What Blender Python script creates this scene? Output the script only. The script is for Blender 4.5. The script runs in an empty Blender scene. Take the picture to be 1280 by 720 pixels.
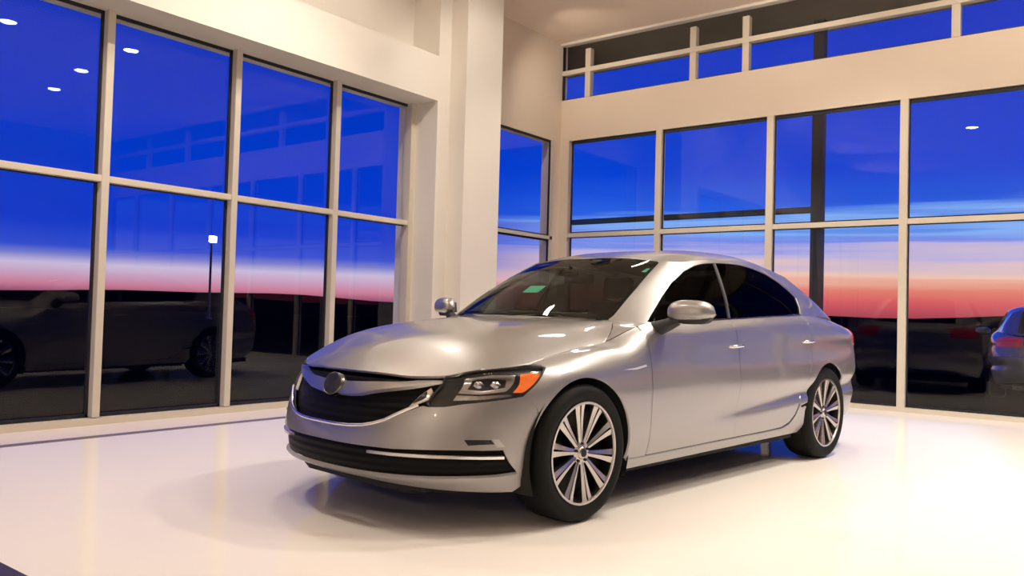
import bpy, bmesh, math, random
import numpy as np
from mathutils import Vector, Matrix
from mathutils.geometry import delaunay_2d_cdt

random.seed(7); np.random.seed(7)
SC = bpy.context.scene
COL = SC.collection
PI = math.pi

# ---------------------------------------------------------------- materials
def new_mat(name):
    m = bpy.data.materials.new(name); m.use_nodes = True
    m.node_tree.nodes.clear()
    return m, m.node_tree.nodes, m.node_tree.links
def pbr(name, col, rough=.5, metal=0, coat=0, coat_r=.03, emit=None, es=0, noise=0, nscale=20, bump=0, spec=.5, rnoise=0):
    m, N, L = new_mat(name)
    o = N.new('ShaderNodeOutputMaterial'); b = N.new('ShaderNodeBsdfPrincipled'); L.new(b.outputs[0], o.inputs[0])
    I = b.inputs
    I['Base Color'].default_value = (*col, 1); I['Roughness'].default_value = rough; I['Metallic'].default_value = metal
    I['Coat Weight'].default_value = coat; I['Coat Roughness'].default_value = coat_r; I['Specular IOR Level'].default_value = spec
    if emit: I['Emission Color'].default_value = (*emit, 1); I['Emission Strength'].default_value = es
    if noise or bump or rnoise:
        tc = N.new('ShaderNodeTexCoord'); n = N.new('ShaderNodeTexNoise'); n.inputs['Scale'].default_value = nscale; n.inputs['Detail'].default_value = 4
        L.new(tc.outputs['Object'], n.inputs['Vector'])
        if noise:
            r = N.new('ShaderNodeMapRange'); r.inputs[3].default_value = 1-noise; r.inputs[4].default_value = 1+noise
            mx = N.new('ShaderNodeVectorMath'); mx.operation = 'SCALE'; mx.inputs[0].default_value = col
            L.new(n.outputs[0], r.inputs[0]); L.new(r.outputs[0], mx.inputs['Scale']); L.new(mx.outputs[0], I['Base Color'])
        if rnoise:
            r2 = N.new('ShaderNodeMapRange'); r2.inputs[3].default_value = rough*(1-rnoise); r2.inputs[4].default_value = rough*(1+rnoise)
            L.new(n.outputs[0], r2.inputs[0]); L.new(r2.outputs[0], I['Roughness'])
        if bump:
            bp = N.new('ShaderNodeBump'); bp.inputs['Strength'].default_value = bump; bp.inputs['Distance'].default_value = .002
            L.new(n.outputs[0], bp.inputs['Height']); L.new(bp.outputs[0], I['Normal'])
    return m
def glass(name, tint, f0=.08, gain=1.0, rough=0.0):
    """thin pane: tinted see-through plus a Schlick mirror, the same from both sides"""
    m, N, L = new_mat(name)
    o = N.new('ShaderNodeOutputMaterial'); mx = N.new('ShaderNodeMixShader'); t = N.new('ShaderNodeBsdfTransparent'); g = N.new('ShaderNodeBsdfGlossy')
    t.inputs[0].default_value = (*tint, 1); g.inputs['Roughness'].default_value = rough; g.inputs[0].default_value = (1, 1, 1, 1)
    lw = N.new('ShaderNodeLayerWeight'); lw.inputs[0].default_value = .5
    p = N.new('ShaderNodeMath'); p.operation = 'POWER'; p.inputs[1].default_value = 5; L.new(lw.outputs['Facing'], p.inputs[0])
    a = N.new('ShaderNodeMath'); a.operation = 'MULTIPLY_ADD'; a.inputs[1].default_value = (1-f0)*gain; a.inputs[2].default_value = f0
    L.new(p.outputs[0], a.inputs[0]); L.new(a.outputs[0], mx.inputs[0]); L.new(t.outputs[0], mx.inputs[1]); L.new(g.outputs[0], mx.inputs[2]); L.new(mx.outputs[0], o.inputs[0])
    return m

# ---------------------------------------------------------------- objects
def link(o, parent=None):
    COL.objects.link(o)
    if parent is not None: o.parent = parent
    return o
def empty(name, loc=(0, 0, 0), rz=0, parent=None):
    o = bpy.data.objects.new(name, None); o.empty_display_size = .2
    link(o, parent); o.location = loc; o.rotation_euler = (0, 0, rz); return o
def tag(o, label, cat, group=None, kind=None):
    o['label'] = label; o['category'] = cat
    if group: o['group'] = group
    if kind: o['kind'] = kind
    return o
def obj_bm(name, bm, mat, parent=None, smooth=None, loc=(0, 0, 0)):
    me = bpy.data.meshes.new(name)
    bmesh.ops.recalc_face_normals(bm, faces=bm.faces) if smooth != 'keep' else None
    bm.to_mesh(me); bm.free()
    for mm in (mat if isinstance(mat, (list, tuple)) else [mat]): me.materials.append(mm)
    if smooth is not None and smooth != 'keep':
        me.shade_smooth(); me.set_sharp_from_angle(angle=math.radians(smooth))
    o = bpy.data.objects.new(name, me); link(o, parent); o.location = loc
    return o
def struct(name, bm, mat, parent=None, smooth=None):
    o = obj_bm(name, bm, mat, parent, smooth)
    if parent is None: o['kind'] = 'structure'
    return o
def copy_tree(o, parent=None):
    c = o.copy(); COL.objects.link(c)
    if parent is not None: c.parent = parent
    for ch in list(o.children): copy_tree(ch, c)
    return c
def add_box(bm, lo, hi, bevel=0, mi=0):
    r = bmesh.ops.create_cube(bm, size=1); vs = r['verts']
    for v in vs: v.co = Vector([(lo[i]+hi[i])/2+(hi[i]-lo[i])*v.co[i] for i in range(3)])
    fs = list({f for v in vs for f in v.link_faces})
    for f in fs: f.material_index = mi
    if bevel:
        es = list({e for v in vs for e in v.link_edges})
        bmesh.ops.bevel(bm, geom=es, offset=bevel, segments=2, affect='EDGES', profile=.6)
    return vs
def box(lo, hi, bevel=0):
    bm = bmesh.new(); add_box(bm, lo, hi, bevel); return bm
def add_tube(bm, pts, r, seg=10, cap=True, mi=0):
    pts = [Vector(p) for p in pts]; rs = r if isinstance(r, (list, tuple)) else [r]*len(pts); rings = []
    up = None
    for i, p in enumerate(pts):
        t = (pts[min(i+1, len(pts)-1)]-pts[max(i-1, 0)]).normalized()
        if up is None or abs(up.dot(t)) > .95: up = Vector((0, 0, 1)) if abs(t.z) < .9 else Vector((1, 0, 0))
        a = t.cross(up).normalized(); b = a.cross(t).normalized(); up = b
        rings.append([bm.verts.new(p+(a*math.cos(2*PI*k/seg)+b*math.sin(2*PI*k/seg))*rs[i]) for k in range(seg)])
    for i in range(len(rings)-1):
        for k in range(seg):
            f = bm.faces.new((rings[i][k], rings[i][(k+1) % seg], rings[i+1][(k+1) % seg], rings[i+1][k])); f.material_index = mi
    if cap:
        for rg in (rings[0][::-1], rings[-1]): bm.faces.new(rg).material_index = mi
def add_lathe(bm, prof, seg=48, axis='y', mi=0, closed=False):
    """prof: list of (radius, height along axis)"""
    rings = []
    for r, hgt in prof:
        ring = []
        for k in range(seg):
            a = 2*PI*k/seg; c, s = r*math.cos(a), r*math.sin(a)
            co = (c, hgt, s) if axis == 'y' else (c, s, hgt) if axis == 'z' else (hgt, c, s)
            ring.append(bm.verts.new(co))
        rings.append(ring)
    n = len(rings)
    for i in range(n if closed else n-1):
        A, B = rings[i], rings[(i+1) % n]
        for k in range(seg):
            f = bm.faces.new((A[k], A[(k+1) % seg], B[(k+1) % seg], B[k])); f.material_index = mi
    return rings
def add_prism(bm, poly, a, b, axis=1, mi=0):
    """extrude a 2D polygon between a and b along axis (0,1,2); 2D coordinates are the other two axes in order"""
    def mk(p, t):
        c = list(p); c.insert(axis, t); return bm.verts.new(c)
    A = [mk(p, a) for p in poly]; B = [mk(p, b) for p in poly]; n = len(poly)
    fs = [bm.faces.new(A), bm.faces.new(B[::-1])]+[bm.faces.new((A[i], B[i], B[(i+1) % n], A[(i+1) % n])) for i in range(n)]
    for f in fs: f.material_index = mi
    return A+B
# ---------------------------------------------------------------- smooth surfaces from point nets
def cubic_w(k, t):
    """weights (len(t) x len(k)) of a C1 cubic interpolant through knots k"""
    k = np.asarray(k, float); n = len(k); t = np.clip(np.asarray(t, float), k[0], k[-1])
    D = np.zeros((n, n)); h = np.diff(k)
    for i in range(1, n-1):
        a, b = h[i-1], h[i]
        D[i, i-1] += -b/(a*(a+b)); D[i, i] += (b-a)/(a*b); D[i, i+1] += a/(b*(a+b))
    D[0, 0] -= 1/h[0]; D[0, 1] += 1/h[0]; D[-1, -2] -= 1/h[-1]; D[-1, -1] += 1/h[-1]
    j = np.clip(np.searchsorted(k, t, 'right')-1, 0, n-2)
    hh = h[j]; s = (t-k[j])/hh
    W = np.zeros((len(t), n)); r = np.arange(len(t))
    h00 = 2*s**3-3*s**2+1; h10 = s**3-2*s**2+s; h01 = -2*s**3+3*s**2; h11 = s**3-s**2
    W[r, j] += h00; W[r, j+1] += h01
    W += (h10*hh)[:, None]*D[j] + (h11*hh)[:, None]*D[j+1]
    return W

class Net:
    """rows x cols x 3 net; first and last column lie on the centre plane y=0 (mirrored there)"""
    def __init__(s, net, mid=4):
        s.net = np.asarray(net, float); R, C, _ = s.net.shape
        m = np.array([1, -1, 1.])
        s.ext = np.concatenate([s.net[:, 2:0:-1]*m, s.net, s.net[:, -2:-4:-1]*m], 1)
        du = np.linalg.norm(np.diff(s.ext, axis=1), axis=2)
        du = (du[mid]+du.mean(0))/2
        ku = np.concatenate([[0], np.cumsum(np.maximum(du, 1e-4))]); s.ku = ku-ku[2]
        dv = np.linalg.norm(np.diff(s.net, axis=0), axis=2); dv = np.maximum(np.median(dv, axis=1), 1e-3)
        s.kv = np.concatenate([[0], np.cumsum(dv)])
        s.U = s.ku[2+C-1]; s.V = s.kv[-1]
    def ucol(s, j): return s.ku[2+j]
    def P(s, uv):
        uv = np.asarray(uv, float).reshape(-1, 2)
        return np.einsum('nr,nc,rck->nk', cubic_w(s.kv, uv[:, 1]), cubic_w(s.ku, uv[:, 0]), s.ext, optimize=True)
    def N(s, uv):
        uv = np.asarray(uv, float).reshape(-1, 2); e = 2e-3
        a = s.P(uv+[e, 0])-s.P(uv-[e, 0]); b = s.P(uv+[0, e])-s.P(uv-[0, e])
        n = np.cross(a, b)
        return n/np.maximum(np.linalg.norm(n, axis=1), 1e-12)[:, None]
    def grid(s, nu=260, nv=90):
        if not hasattr(s, '_g'):
            u = np.linspace(0, s.U, nu); v = np.linspace(0, s.V, nv)
            G = np.stack(np.meshgrid(u, v), -1).reshape(-1, 2); s._g = (G, s.P(G))
        return s._g
    def inv(s, pts, ax, side=None):
        """(u,v) of points given by two coordinates ax of the car frame; side: predicate on grid points"""
        G, Q = s.grid(); pts = np.asarray(pts, float); ok = np.ones(len(G), bool) if side is None else side(Q)
        G = G[ok]; Q = Q[ok][:, ax]; out = []
        for p in pts:
            uv = G[np.argmin(((Q-p)**2).sum(1))].copy()
            for _ in range(8):
                q = s.P(uv)[0][ax]; e = 1e-4
                J = np.stack([(s.P(uv+[e, 0])[0][ax]-q)/e, (s.P(uv+[0, e])[0][ax]-q)/e], 1)
                try: dlt = np.linalg.solve(J, p-q)
                except Exception: break
                uv = uv+np.clip(dlt, -.05, .05)
                uv[0] = min(max(uv[0], 0), s.U); uv[1] = min(max(uv[1], 0), s.V)
            out.append(uv)
        return np.array(out)

def lerp(a, b, t): return a+(b-a)*t
def interp(x, xs, ys): return float(np.interp(x, xs, ys))
def smooth(x, xs, ys):
    x = np.asarray(x, float); return (cubic_w(xs, x.ravel()) @ np.asarray(ys, float)).reshape(x.shape)

# --- lower body: nine belts from bumper bottom up to the hood edge / window sill
PLAN = [(.950, 0), (.930, .25), (.868, .45), (.770, .62), (.640, .745), (.485, .832), (.33, .882), (.12, .905), (-.15, .915), (-.38, .915),
        (-.62, .915), (-1.0, .915), (-1.5, .915), (-2.0, .915), (-2.45, .915), (-2.9, .912), (-3.25, .895), (-3.55, .85), (-3.78, .75), (-3.93, .55), (-4.02, .28), (-4.05, 0)]
TOP = [(.804, 0, .722), (.788, .25, .722), (.730, .47, .717), (.648, .60, .728), (.562, .68, .753), (.45, .748, .768), (.31, .78, .783), (.12, .775, .818), (-.12, .765, .857), (-.33, .757, .887),
       (-.60, .808, .982), (-1.0, .832, 1.000), (-1.5, .836, 1.020), (-2.0, .83, 1.042), (-2.5, .814, 1.060), (-2.92, .775, 1.062), (-3.3, .715, 1.045), (-3.6, .64, 1.02), (-3.8, .53, 1.0), (-3.9, .38, .99), (-3.94, .2, .985), (-3.95, 0, .985)]
FZ = [.200, .262, .35, .455, .555, .632, .682, .708]
FX = [.885, .932, .943, .928, .900, .869, .843, .824]
RZ = [.30, .36, .46, .56, .66, .76, .86, .95]
RX = [-3.86, -3.98, -4.03, -4.05, -4.05, -4.04, -4.02, -3.99]
SW = [.850, .876, .894, .905, .9215, .9195, .9065, .878]
def body_net():
    C = len(PLAN); net = np.zeros((9, C, 3))
    tf = [1, 1, 1, .92, .75, .45, .2, 0]+[0]*20
    tr = [0]*15+[.05, .2, .4, .65, .9, 1, 1]
    for j, (px, py) in enumerate(PLAN):
        f, r = tf[j], tr[j]; X, Yt, Zt = TOP[j]
        zc = interp(px, [-2.5, -.7, .5], [.452, .338, .33])
        zs = [interp(px, [-3, -.4, .3], [.225, .205, .19]), interp(px, [-3, .3], [.285, .265]), zc, zc+.06, .60, .70, .80, Zt-.06]
        k = interp(px, [-.9, -.25], [0, 1])       # over the front wheel the top edge is lower
        if k > 0:
            zs[4] = lerp(zs[4], .56, k); zs[5] = lerp(zs[5], .655, k); zs[6] = lerp(zs[6], .5*.655+.5*Zt+.005, k); zs[7] = lerp(zs[7], Zt-.02-.0, k)
        for i in range(8):
            z = zs[i]*(1-f-r)+FZ[i]*f+RZ[i]*r
            if i == 0 and j < 7: z = [.235, .233, .220, .207, .196, .188, .185][j]
            fx = [1, 1, 1, .96, .86, .66, .4, .15]+[0]*20
            x = px+(FX[i]-.95)*fx[j]+(RX[i]+4.05)*tr[j]
            w = SW[i]
            if k > 0: w = lerp(w, [.850, .878, .897, .906, .914, .912, .893, .838][i], k)
            if i == 2 and px < -.6: w += interp(px, [-2.6, -.9], [.013, 0])
            if i == 3 and px < -.6: w -= interp(px, [-2.6, -.9], [.020, 0])
            y = py*(lerp(1, w/.915, min(1, abs(py)/.6)))
            net[i, j] = (x, y, z)
        net[8, j] = TOP[j]
        if j < 8:   # ease the last belt into the hood lip
            a = net[6, j]; b = net[8, j]; net[7, j] = .45*a+.55*b+np.array([.004*(1-k)+.006*f, .010*(1-f), .006])
    return net
BODY = Net(body_net(), mid=4)

# --- cabin: windscreen, pillars, side glass, rear glass
G0 = [(-.335, 0, 1.012), (-.375, .35, 1.008), (-.525, .655, .997), (-.655, .795, .985), (-1.0, .829, 1.001), (-1.5, .833, 1.021), (-2.0, .827, 1.043), (-2.5, .811, 1.061), (-2.92, .772, 1.063), (-3.46, .685, 1.05), (-3.72, .565, 1.03), (-3.80, .32, 1.03), (-3.82, 0, 1.03)]
G3 = [(-1.19, 0, 1.417), (-1.18, .30, 1.410), (-1.195, .555, 1.380), (-1.29, .605, 1.378), (-1.48, .632, 1.402), (-1.72, .640, 1.416), (-2.0, .636, 1.418), (-2.3, .624, 1.405), (-2.62, .600, 1.378), (-2.84, .560, 1.368), (-2.80, .47, 1.408), (-2.76, .3, 1.432), (-2.75, 0, 1.442)]
def cabin_net():
    g0, g3 = np.array(G0), np.array(G3); rows = []
    bulge = np.array([.05, .05, .02, .006, .02, .022, .022, .018, .014, .012, .01, .03, .03])
    out = np.array([(1, 0, .6), (1, .1, .6), (.7, .5, .4), (.4, .8, .3), (0, 1, .2), (0, 1, .2), (0, 1, .2), (0, 1, .2), (-.2, 1, .3), (-.4, .9, .5), (-.4, .6, .8), (-.4, .1, 1), (-.4, 0, 1)])
    for t in (0, .33, .67, 1):
        rows.append(g0+(g3-g0)*t+out*(bulge*4*t*(1-t))[:, None])
    return np.array(rows)
CABIN = Net(cabin_net(), mid=1)

# --- roof skin: rings shrinking from the cabin's top row to the spine
def roof_z(x, y):
    zc = smooth(-x, [1.19, 1.35, 1.5, 1.7, 1.9, 2.1, 2.3, 2.55, 2.75], [1.417, 1.452, 1.476, 1.496, 1.505, 1.508, 1.502, 1.476, 1.442])
    return zc-.085*(np.abs(y)/.63)**4
def roof_net():
    g = np.array(G3); sp = np.array([(np.clip(p[0], -2.2, -1.55), 0) for p in g]); rows = []
    for f in (1, .94, .8, .55, .28, 0):
        xy = sp+(g[:, :2]-sp)*f
        z = roof_z(xy[:, 0], xy[:, 1])+(g[:, 2]-roof_z(g[:, 0], g[:, 1]))*f**8
        rows.append(np.column_stack([xy, z]))
    return np.array(rows)
ROOF = Net(roof_net(), mid=0)

# --- hood and boot lid as height fields between the body's top belt and the centre line
def hood_zc(x):
    return smooth(x, [-.55, -.33, -.1, .12, .32, .48, .60, .70, .77, .812], [1.026, 1.006, .986, .964, .935, .900, .860, .812, .758, .716])

HE = [(.804, 0), (.788, .25), (.730, .47), (.648, .60), (.562, .68), (.45, .748), (.31, .78), (.12, .775), (-.12, .765), (-.33, .757), (-.40, .735), (-.47, .70), (-.522, .655), (-.485, .55), (-.435, .45), (-.375, .33), (-.345, .17), (-.335, 0)]
HEZ = [.722, .722, .717, .728, .753, .768, .783, .818, .857, .887, .925, .965, .994, 1.000, 1.003, 1.007, 1.010, 1.011]
HSX = [.600, .590, .570, .535, .490, .42, .30, .12, -.09, -.20, -.205, -.21, -.214, -.218, -.222, -.226, -.229, -.230]
HPW = [1.45, 1.5, 1.6, 1.9, 2.3, 2.9, 3.4, 3.7, 3.9, 4.0, 3.6, 3.0, 2, 2, 2, 2, 2, 2]
def hood_net():
    rows = []
    for f in (1, .985, .95, .88, .78, .64, .48, .32, .16, 0):
        r = []
        for (x, y), z, sx, pw in zip(HE, HEZ, HSX, HPW):
            zs = float(hood_zc(np.array([sx]))[0]); r.append((sx+(x-sx)*f, y*f, z+(zs-z)*(1-f**pw)))
        rows.append(r)
    return np.array(rows)
HOODN = Net(hood_net(), mid=0)
# ---------------------------------------------------------------- sheet panels cut from a smooth surface
def densify(poly, sp=.022, closed=True):
    out = []; n = len(poly)
    for i in range(n if closed else n-1):
        a, b = np.array(poly[i], float), np.array(poly[(i+1) % n], float)
        k = max(1, int(math.ceil(np.linalg.norm(b-a)/sp)))
        for t in range(k): out.append(a+(b-a)*t/k)
    if not closed: out.append(np.array(poly[-1], float))
    return np.array(out)
def inset(poly, g):
    P = np.array(poly); A = .5*np.sum(P[:, 0]*np.roll(P[:, 1], -1)-np.roll(P[:, 0], -1)*P[:, 1]); s = 1 if A > 0 else -1
    d0 = P-np.roll(P, 1, 0); d1 = np.roll(P, -1, 0)-P
    n0 = np.stack([-d0[:, 1], d0[:, 0]], 1); n1 = np.stack([-d1[:, 1], d1[:, 0]], 1)
    n0 /= np.maximum(np.linalg.norm(n0, axis=1), 1e-9)[:, None]; n1 /= np.maximum(np.linalg.norm(n1, axis=1), 1e-9)[:, None]
    m = n0+n1; m /= np.maximum((m*m).sum(1)/2, .35)[:, None]
    return P+s*g*m
def in_poly(pts, poly):
    x, y = pts[:, 0], pts[:, 1]; c = np.zeros(len(pts), bool); n = len(poly)
    for i in range(n):
        x0, y0 = poly[i]; x1, y1 = poly[(i+1) % n]
        if y0 == y1: continue
        m = ((y0 > y) != (y1 > y)) & (x < (x1-x0)*(y-y0)/(y1-y0)+x0); c ^= m
    return c
def dist_poly(pts, poly):
    d = np.full(len(pts), 1e9)
    for i in range(len(poly)):
        a = poly[i]; b = poly[(i+1) % len(poly)]; e = b-a; L = max(e@e, 1e-12)
        t = np.clip(((pts-a)@e)/L, 0, 1); d = np.minimum(d, np.linalg.norm(pts-a-t[:, None]*e, axis=1))
    return d
def cut(poly, holes=(), gap=0, sp=.03, bsp=.02):
    """triangulate a polygon (with holes) in surface coordinates; returns points, triangles, boundary loops"""
    loops = [densify(poly, bsp)]
    if gap: loops[0] = inset(loops[0], gap)
    for hh in holes: loops.append(densify(hh, bsp))
    lo, hi = loops[0].min(0), loops[0].max(0)
    gx = np.arange(lo[0]+sp*.37, hi[0], sp); gy = np.arange(lo[1]+sp*.41, hi[1], sp)
    G = np.stack(np.meshgrid(gx, gy), -1).reshape(-1, 2); G[:, 0] += (np.round((G[:, 1]-lo[1])/sp) % 2)*sp*.5
    ok = in_poly(G, loops[0]) & (dist_poly(G, loops[0]) > sp*.45)
    for l in loops[1:]: ok &= ~in_poly(G, l) & (dist_poly(G, l) > sp*.45)
    G = G[ok]; V = [Vector(p) for l in loops for p in l]+[Vector(p) for p in G]
    E = []; o = 0
    for l in loops:
        E += [(o+i, o+(i+1) % len(l)) for i in range(len(l))]; o += len(l)
    rv, re, rf, ov, oe, of = delaunay_2d_cdt(V, E, [], 0, 1e-7)
    pts = np.array([tuple(v) for v in rv]); tri = np.array([list(f) for f in rf if len(f) == 3])
    cen = pts[tri].mean(1); ok = in_poly(cen, loops[0])
    for l in loops[1:]: ok &= ~in_poly(cen, l)
    return pts, tri[ok]
def sheet(S, poly, holes=(), gap=0, off=0, skirt=.012, sp=.03, both=False, flip=False, fn=None):
    """positions, normals, faces of a panel. S: Net or (P, N) functions"""
    pts, tri = cut(poly, holes, gap, sp)
    P = S.P(pts); N = S.N(pts)
    if off: P = P+N*off
    if fn is not None: P = fn(P, N)
    faces = [tuple(t) for t in tri]
    # orient triangles along the surface normal
    a, b, c = P[tri[:, 0]], P[tri[:, 1]], P[tri[:, 2]]; fnm = np.cross(b-a, c-a)
    faces = [tuple(t) if (fnm[i]@N[t[0]]) > 0 else tuple(t[::-1]) for i, t in enumerate(tri)]
    if skirt:
        cnt = {}
        for f in faces:
            for i in range(3):
                k = (f[i], f[(i+1) % 3]); cnt[k] = 1
        bd = [k for k in cnt if (k[1], k[0]) not in cnt]
        bd = [k for k in bd if not (abs(P[k[0], 1]) < 1e-4 and abs(P[k[1], 1]) < 1e-4)]
        ids = {}; nP, nN = [P], [N]; base = len(P)
        use = sorted({i for k in bd for i in k})
        for n_, i in enumerate(use): ids[i] = base+n_
        P = np.concatenate([P, P[use]-N[use]*skirt]); N = np.concatenate([N, N[use]])
        faces += [(k[1], k[0], ids[k[0]], ids[k[1]]) for k in bd]
    if both:
        m = np.array([1, -1, 1.]); n0 = len(P)
        cm = np.abs(P[:, 1]) < 1e-4; mp = {i: (i if cm[i] else n0+i) for i in range(n0)}
        P = np.concatenate([P, P*m]); N[cm, 1] = 0; N = np.concatenate([N, N*m]); faces += [tuple(mp[i] for i in f[::-1]) for f in faces]
    elif flip:
        m = np.array([1, -1, 1.]); P = P*m; N = N*m; faces = [f[::-1] for f in faces]
    return P, N, faces
def mesh_of(name, data, mat, parent):
    Ps, Ns, Fs, o = [], [], [], 0
    for P, N, F in (data if isinstance(data, list) else [data]):
        Ps.append(P); Ns.append(N); Fs += [tuple(i+o for i in f) for f in F]; o += len(P)
    P = np.concatenate(Ps); N = np.concatenate(Ns)
    used = sorted({i for f in Fs for i in f}); mp = {i: k for k, i in enumerate(used)}
    me = bpy.data.meshes.new(name); me.from_pydata(P[used].tolist(), [], [tuple(mp[i] for i in f) for f in Fs])
    me.shade_smooth(); N = N[used]; N = N/np.maximum(np.linalg.norm(N, axis=1), 1e-9)[:, None]
    me.normals_split_custom_set_from_vertices(N.tolist())
    me.materials.append(mat); me.update()
    ob = bpy.data.objects.new(name, me); return link(ob, parent)
class Height:
    """z = f(x, y) surface with (x, y) as its coordinates"""
    def __init__(s, f): s.f = f
    def P(s, q): q = np.asarray(q, float).reshape(-1, 2); return np.column_stack([q, s.f(q[:, 0], q[:, 1])])
    def N(s, q):
        q = np.asarray(q, float).reshape(-1, 2); e = 4e-3
        dx = (s.f(q[:, 0]+e, q[:, 1])-s.f(q[:, 0]-e, q[:, 1]))/(2*e); dy = (s.f(q[:, 0], q[:, 1]+e)-s.f(q[:, 0], q[:, 1]-e))/(2*e)
        n = np.column_stack([-dx, -dy, np.ones(len(q))]); return n/np.linalg.norm(n, axis=1)[:, None]
def ruled(A, B, n=10, m=14):
    """sheet between two 3D polylines"""
    def rs(C, k):
        C = np.array(C, float); d = np.concatenate([[0], np.cumsum(np.linalg.norm(np.diff(C, axis=0), axis=1))]); t = np.linspace(0, d[-1], k)
        return np.stack([np.interp(t, d, C[:, i]) for i in range(3)], 1)
    A, B = rs(A, m), rs(B, m); t = np.linspace(0, 1, n)[:, None, None]; G = A[None]*(1-t)+B[None]*t
    du = np.gradient(G, axis=1); dv = np.gradient(G, axis=0); N = np.cross(du, dv); N /= np.maximum(np.linalg.norm(N, axis=2), 1e-9)[..., None]
    if N[..., 2].mean() < 0: N = -N
    idx = np.arange(n*m).reshape(n, m); F = []
    for i in range(n-1):
        for j in range(m-1):
            f = (idx[i, j], idx[i, j+1], idx[i+1, j+1], idx[i+1, j]); p = G.reshape(-1, 3)
            q = np.cross(p[f[1]]-p[f[0]], p[f[2]]-p[f[0]]); F.append(f if q @ N[i, j] > 0 else f[::-1])
    return G.reshape(-1, 3), N.reshape(-1, 3), F
def mirror(d): m = np.array([1, -1, 1.]); return d[0]*m, d[1]*m, [f[::-1] for f in d[2]]
# ---------------------------------------------------------------- car materials
M_PAINT = pbr('silver_paint', (.355, .345, .345), rough=.40, metal=.85, coat=.8, coat_r=.04)
M_CHROME = pbr('chrome', (.80, .79, .79), rough=.16, metal=1)
M_BLACK = pbr('gloss_black', (.008, .008, .009), rough=.25, coat=.3)
M_PLAST = pbr('black_plastic', (.012, .012, .013), rough=.5)
M_DARK = pbr('underside_black', (.006, .006, .006), rough=.8)
M_TYRE = pbr('tyre_rubber', (.0045, .0045, .004), rough=.7, bump=.2, nscale=60, spec=.22)
M_ALLOY = pbr('machined_alloy', (.50, .475, .45), rough=.24, metal=1)
M_ALLOYD = pbr('dark_alloy', (.012, .012, .011), rough=.35, metal=.7)
M_DISC = pbr('brake_steel', (.16, .16, .16), rough=.4, metal=1)
M_LENS = glass('headlight_lens', (.86, .87, .88), f0=.012, gain=.3)
M_LAMP = pbr('headlight_black_bezel', (.006, .006, .0065), rough=.35)
M_REFL = pbr('headlight_reflector', (.55, .55, .57), rough=.16, metal=1, noise=.25, nscale=40)
M_AMBER = pbr('amber_lens', (.85, .16, .015), rough=.15, coat=1, emit=(1, .16, .01), es=.35, noise=.25, nscale=60)
M_RED = pbr('red_lens', (.45, .012, .03), rough=.12, coat=1, emit=(1, .02, .06), es=.12)
M_WS = glass('windscreen_glass', (.46, .56, .49), f0=.045, gain=.3)
M_SG = glass('side_glass', (.13, .145, .135), f0=.007, gain=.045)
M_TG = glass('privacy_glass', (.035, .04, .037), f0=.007, gain=.045)
M_TRIM = pbr('cabin_charcoal', (.010, .013, .010), rough=.75)
M_SEAT = pbr('seat_leather', (.022, .030, .025), rough=.5, bump=.1, nscale=80)
M_HEAD = pbr('headliner', (.09, .10, .075), rough=.9)
M_PGREY = pbr('pillar_grey', (.10, .10, .10), .35)
M_STICK = pbr('green_sticker', (.16, .62, .42), rough=.5, emit=(.16, .75, .5), es=.25)  # faint glow added to the sticker colour, it is no lamp
def grille_mat():
    m, N, L = new_mat('grille_bars')
    o = N.new('ShaderNodeOutputMaterial'); b = N.new('ShaderNodeBsdfPrincipled'); L.new(b.outputs[0], o.inputs[0])
    tc = N.new('ShaderNodeTexCoord'); w = N.new('ShaderNodeTexWave'); w.bands_direction = 'Z'; w.inputs['Scale'].default_value = 9
    mp = N.new('ShaderNodeMapping'); L.new(tc.outputs['Object'], mp.inputs[0]); L.new(mp.outputs[0], w.inputs[0])
    r = N.new('ShaderNodeValToRGB'); r.color_ramp.elements[0].color = (.0008, .0008, .0008, 1); r.color_ramp.elements[1].color = (.005, .005, .0055, 1)
    L.new(w.outputs[0], r.inputs[0]); L.new(r.outputs[0], b.inputs['Base Color']); b.inputs['Roughness'].default_value = .5; b.inputs['Specular IOR Level'].default_value = .12
    bp = N.new('ShaderNodeBump'); bp.inputs['Distance'].default_value = .01; bp.inputs['Strength'].default_value = .3; L.new(w.outputs[0], bp.inputs['Height']); L.new(bp.outputs[0], b.inputs['Normal'])
    return m
M_GRILLE = grille_mat()
M_VENT = pbr('vent_chrome', (.85, .84, .84), rough=.5, metal=.7)
M_WING = pbr('satin_chrome', (.50, .50, .50), rough=.32, metal=1)
M_MATTE = pbr('ceramic_black', (.004, .004, .004), rough=.8, spec=.1)
M_DCHROME = pbr('dark_chrome', (.20, .20, .20), rough=.25, metal=1)

# ---------------------------------------------------------------- the car, x forward from the front axle, y to its left, z up
CAR_H, CAR_TH = 1.0296, 1.46386
_d = np.array([math.cos(CAR_TH), math.sin(CAR_TH)]); _n = np.array([_d[1], -_d[0]])
_o = np.array([-2.161, 3.4633])-.915*_n
car = empty('sedan_car', (_o[0], _o[1], 0), math.atan2(-_d[1], -_d[0]))
tag(car, 'shiny silver four-door sedan parked on the glossy white showroom floor', 'car')

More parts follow.
